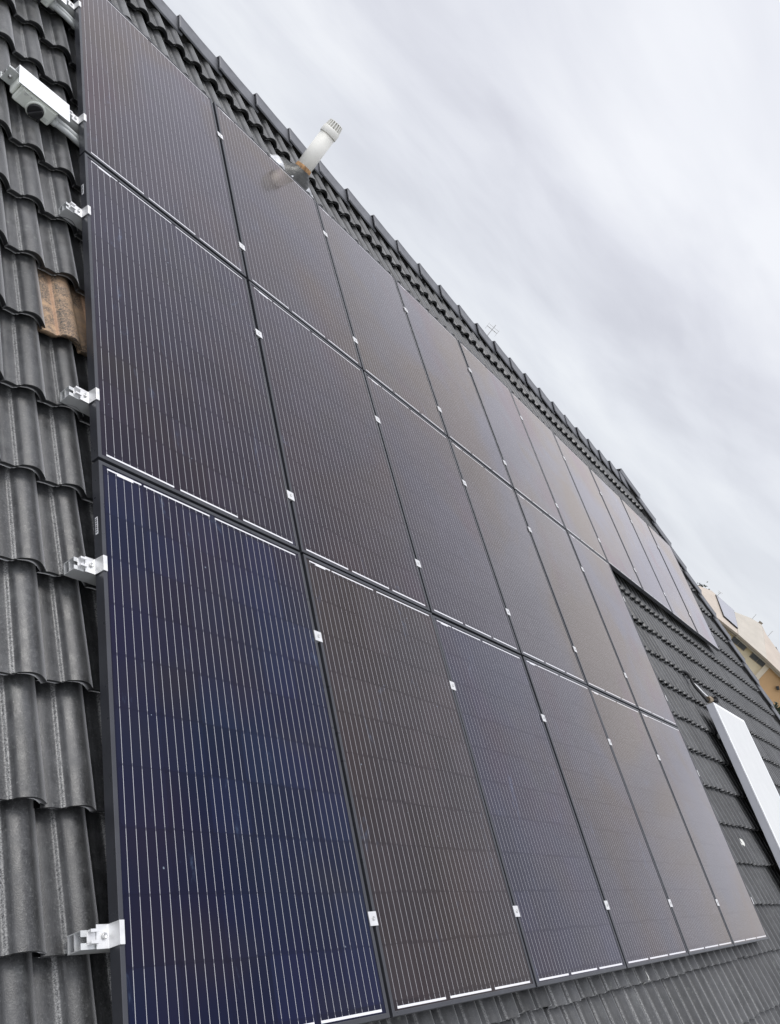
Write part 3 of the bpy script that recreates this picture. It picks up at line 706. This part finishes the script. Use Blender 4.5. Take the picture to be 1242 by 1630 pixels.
for p, q in ((bx(22.45, 1.10, -0.18), bx(18.36, 1.14, -0.18)), (bx(18.36, 1.14, -0.33), bx(16.20, 1.04, -0.33)), (bx(16.20, 1.04, -0.33), bx(12.0, 0.60, -0.30))):
    b.add([(p[0], p[1], p[2]), (q[0], q[1], q[2]), (q[0], q[1]+0.08, q[2]), (p[0], p[1]+0.08, p[2]), (p[0], p[1], p[2]-0.16), (q[0], q[1], q[2]-0.16), (q[0], q[1]+0.08, q[2]-0.16), (p[0], p[1]+0.08, p[2]-0.16)],
          [(0,1,2,3),(4,5,6,7),(0,1,5,4),(2,3,7,6),(1,2,6,5),(3,0,4,7)])
b.box((xL-0.3, -0.1, ez-0.20), (xC+0.3, 0.6, ez-0.17))
b.build('fascia', M_FASC, bd)
for a0, a1, e0, e1 in ((18.47, 17.53, 0.58, 0.93), (17.03, 16.08, 0.52, 0.86)):
    p, q = bx(a0, e0, 0.6), bx(a1, e1, 0.6)
    wn_ = MB()
    for (s0, s1) in (((p[0]-.05, p[2]-.05), (q[0]+.05, p[2])), ((p[0]-.05, q[2]), (q[0]+.05, q[2]+.05)), ((p[0]-.05, p[2]), (p[0], q[2])), ((q[0], p[2]), (q[0]+.05, q[2])), (((p[0]+q[0])/2-.02, p[2]), ((p[0]+q[0])/2+.02, q[2]))):
        wn_.box((s0[0], 0.54, s0[1]), (s1[0], 0.597, s1[1]))
    wo = wn_.build('window', M_FASC, bd)
    MB().box((p[0], 0.565, p[2]), (q[0], 0.59, q[2])).build('pane', M_WIN, wo)
MB().box((-0.16, -0.22, -0.12), (0.16, 0.10, 0.12)).build('wall_fitting', M_BLACK, bd, 0.03, Matrix.Translation(bx(14.68, 0.10, 0.2)) @ Matrix.Rotation(R(35), 4, 'Y'))
ch = bx(17.86, 2.52, yr+0.4); MB().box((-0.18, -0.2, -0.35), (0.18, 0.2, 0.17)).build('chimney', M_FASC, bd, 0, Matrix.Translation(ch))
def on_bld(name, label, cat, base, mbs, group=None):
    t_ = empty(name, Mb @ Matrix.Translation(base)); tag(t_, label, cat, group)
    for nme, mb_, mat in mbs: mb_.build(nme, mat, t_)
    return t_
M_PVFAR = plain('far_panel_glass', (0.62, 0.62, 0.66), 0.12, 0.85, 0.04, 1)
def slab(name, label, pts, mat, th=0.06, off=0.14):
    p = [Vector(q) for q in pts]; nn = (p[1]-p[0]).cross(p[-1]-p[0]).normalized()
    if nn.z < 0: nn = -nn
    base = p[0]; top = [tuple(q-base+nn*(off+th)) for q in p]; bot = [tuple(q-base+nn*off) for q in p]; n = len(p)
    t_ = empty(name, Mb @ Matrix.Translation(base)); tag(t_, label, 'solar panel')
    MB().add(bot+top, [tuple(range(n))[::-1]] + [(i, (i+1) % n, n+(i+1) % n, n+i) for i in range(n)]).build('frame', M_BLACK, t_)
    ctr = sum((Vector(q) for q in top), Vector())/n
    MB().add([tuple(ctr+(Vector(q)-ctr)*0.985+nn*0.004) for q in top], [tuple(range(n))]).build('glass_sheet', mat, t_)
def on_left(az, f):                          # point on the left slope, f = 0 eave .. 1 ridge
    return bx(az, 1.14 + f*(2.20-1.14), -0.1 + f*(yr+0.1))
slab('roof_solar_array', 'pale solar array on the beige roof of the far house', [on_left(19.72, .22), on_left(18.62, .16), on_left(19.50, .84), on_left(20.95, .92)], M_PVFAR)
slab('roof_solar_array', 'narrow solar array at the far right on the beige roof', [bx(15.3, 1.30, 3.2), bx(14.4, .95, 3.2), bx(14.9, 1.30, 4.8), bx(16.35, 1.88, 4.9)], M_PVFAR)
M_POLE = plain('galvanised', (0.48, 0.48, 0.48), 0.5, 0.5, 0.1, 5)
def mast(label, az, e0, e1, arms, lean=0.0):
    base = bx(az, e0, yr); top = bx(az-lean, e1, yr)-base
    m_ = MB().tube([(0, 0, -0.1), tuple(top)], 0.022, 8)
    t_ = empty('roof_mast', Mb @ Matrix.Translation(base)); tag(t_, label, 'antenna', 'masts on the far house')
    m_.build('pole', M_POLE, t_)
    if arms:
        a = MB()
        for h, l_ in arms: a.tube([(-l_, 0, top.z*h), (l_, 0, top.z*h+0.05)], 0.016, 6)
        a.build('antenna_arms', M_POLE, t_)
mast('thin antenna with cross bars on the left ridge of the far house', 20.82, 2.18, 2.52, [(0.98, 0.26), (0.75, 0.16)])
mast('short pole at the peak of the far house roof', 18.38, 2.44, 2.80, [])
mast('thicker pole on the falling right ridge of the far house', 17.04, 2.12, 2.62, [(0.97, 0.05)])

# --- trees
M_LEAF = Mat('leaves'); lc = M_LEAF.geo()
M_LEAF.set(Base_Color=M_LEAF.mix(M_LEAF.attr('tone'), (0.020, 0.027, 0.016), (0.060, 0.072, 0.042)), Roughness=0.6); M_LEAF = M_LEAF.m
M_BARK = plain('bark', (0.10, 0.075, 0.055), 0.9, 0, 0.3, 6, 0.5)
def tree(label, base, h, rad, n, leaf):
    t_ = empty('tree', Matrix.Translation(base)); tag(t_, label, 'tree', 'trees beyond the roof')
    tr = MB(); tr.tube([(0, 0, -0.2), (0.05*h*.3, 0, h*.35), (0, 0.03*h, h*.75)], 0.1, 10, [h*.03, h*.022, h*.008])
    for i in range(7):
        a = i*2.4; z = h*(0.4+0.05*i); tr.tube([(0.01*h, 0, z), (rad*.4*math.cos(a), rad*.4*math.sin(a), z+h*.1), (rad*.75*math.cos(a), rad*.75*math.sin(a), z+h*.16)], .05, 6, [h*.012, h*.008, h*.003])
    tr.build('trunk', M_BARK, t_)
    cl = rng.normal(0, 1, (26, 3)); cl /= np.linalg.norm(cl, axis=1)[:, None]; cl *= rng.uniform(0.25, 0.95, (26, 1))*np.array([rad, rad, h*.30]); cl[:, 2] += h*.68
    idx = rng.integers(0, 26, n); c = cl[idx] + rng.normal(0, 1, (n, 3))*np.array([rad, rad, h*.25])*0.17
    a = rng.normal(0, 1, (n, 3)); a /= np.linalg.norm(a, axis=1)[:, None]; b_ = np.cross(a, rng.normal(0, 1, (n, 3))); b_ /= np.linalg.norm(b_, axis=1)[:, None]
    s_ = leaf*rng.uniform(.6, 1.3, (n, 1))
    V = np.stack([c-a*s_, c+b_*s_*.5, c+a*s_, c-b_*s_*.5], 1).reshape(-1, 3); F = np.arange(4*n).reshape(-1, 4)
    ctone = rng.uniform(0, 1, 26)[idx]*.6 + rng.uniform(0, .4, n)
    mesh_np('crown', V, F, M_LEAF, np.repeat(ctone, 4), None, t_)
def ground_at(az, dist): p = polar(az, 0, dist); return Vector((p.x, p.y, 0))
def htop(el, dist): return CAM.z + dist*math.tan(R(el))
tree('dark tree showing just above the hip, left of the far house', ground_at(22.0, 115), htop(2.24, 115)/0.99, 2.0, 9000, 0.22)
tree('dark bushy tree at the right edge below the far house', ground_at(13.55, 58), htop(-0.55, 58)/0.98, 2.0, 6000, 0.14)

# --- neighbour behind the ridge that carries the television aerial
nb_ = ground_at(43.2, 44); nh_ = empty('neighbour_house', Matrix.Translation(nb_)); tag(nh_, 'house hidden behind the ridge, under the television aerial', 'house')
b = MB(); b.box((-5, -4, 0), (5, 4, 6.0)); b.build('wall', M_CREAM, nh_)
b = MB(); b.add([(-5.5, -4.5, 6.0), (5.5, -4.5, 6.0), (5.5, 4.5, 6.0), (-5.5, 4.5, 6.0), (-2, 0, 8.6), (2, 0, 8.6)], [(0, 1, 5, 4), (1, 2, 5), (2, 3, 4, 5), (3, 0, 4), (0, 3, 2, 1)]); b.build('roof', M_BROOF, nh_)
ab = nb_ + Vector((0, 0, 8.55)); az_ = empty('tv_aerial', Matrix.Translation(ab) @ Matrix.Rotation(R(43.2-90), 4, 'Z')); tag(az_, 'thin television aerial poking up behind the ridge', 'antenna')
ht = CAM.z + 44*math.tan(R(6.62)) - ab.z
MB().tube([(0, 0, -0.2), (0, 0, ht+0.30)], 0.018, 8).build('pole', M_POLE, az_)
b = MB(); b.box((-0.34, -0.015, ht-0.015), (0.34, 0.015, ht+0.015)); b.build('boom', M_POLE, az_)
b = MB()
for i in range(5):
    x = -0.32+0.16*i; b.tube([(x, 0, ht-0.18), (x, 0, ht+0.20)] if i % 2 == 0 else [(x, -.3, ht), (x, .3, ht)], 0.007, 6)
b.tube([(-0.30, 0, ht+0.14), (0.34, 0, ht+0.14)], 0.010, 6)
b.build('elements', M_POLE, az_)
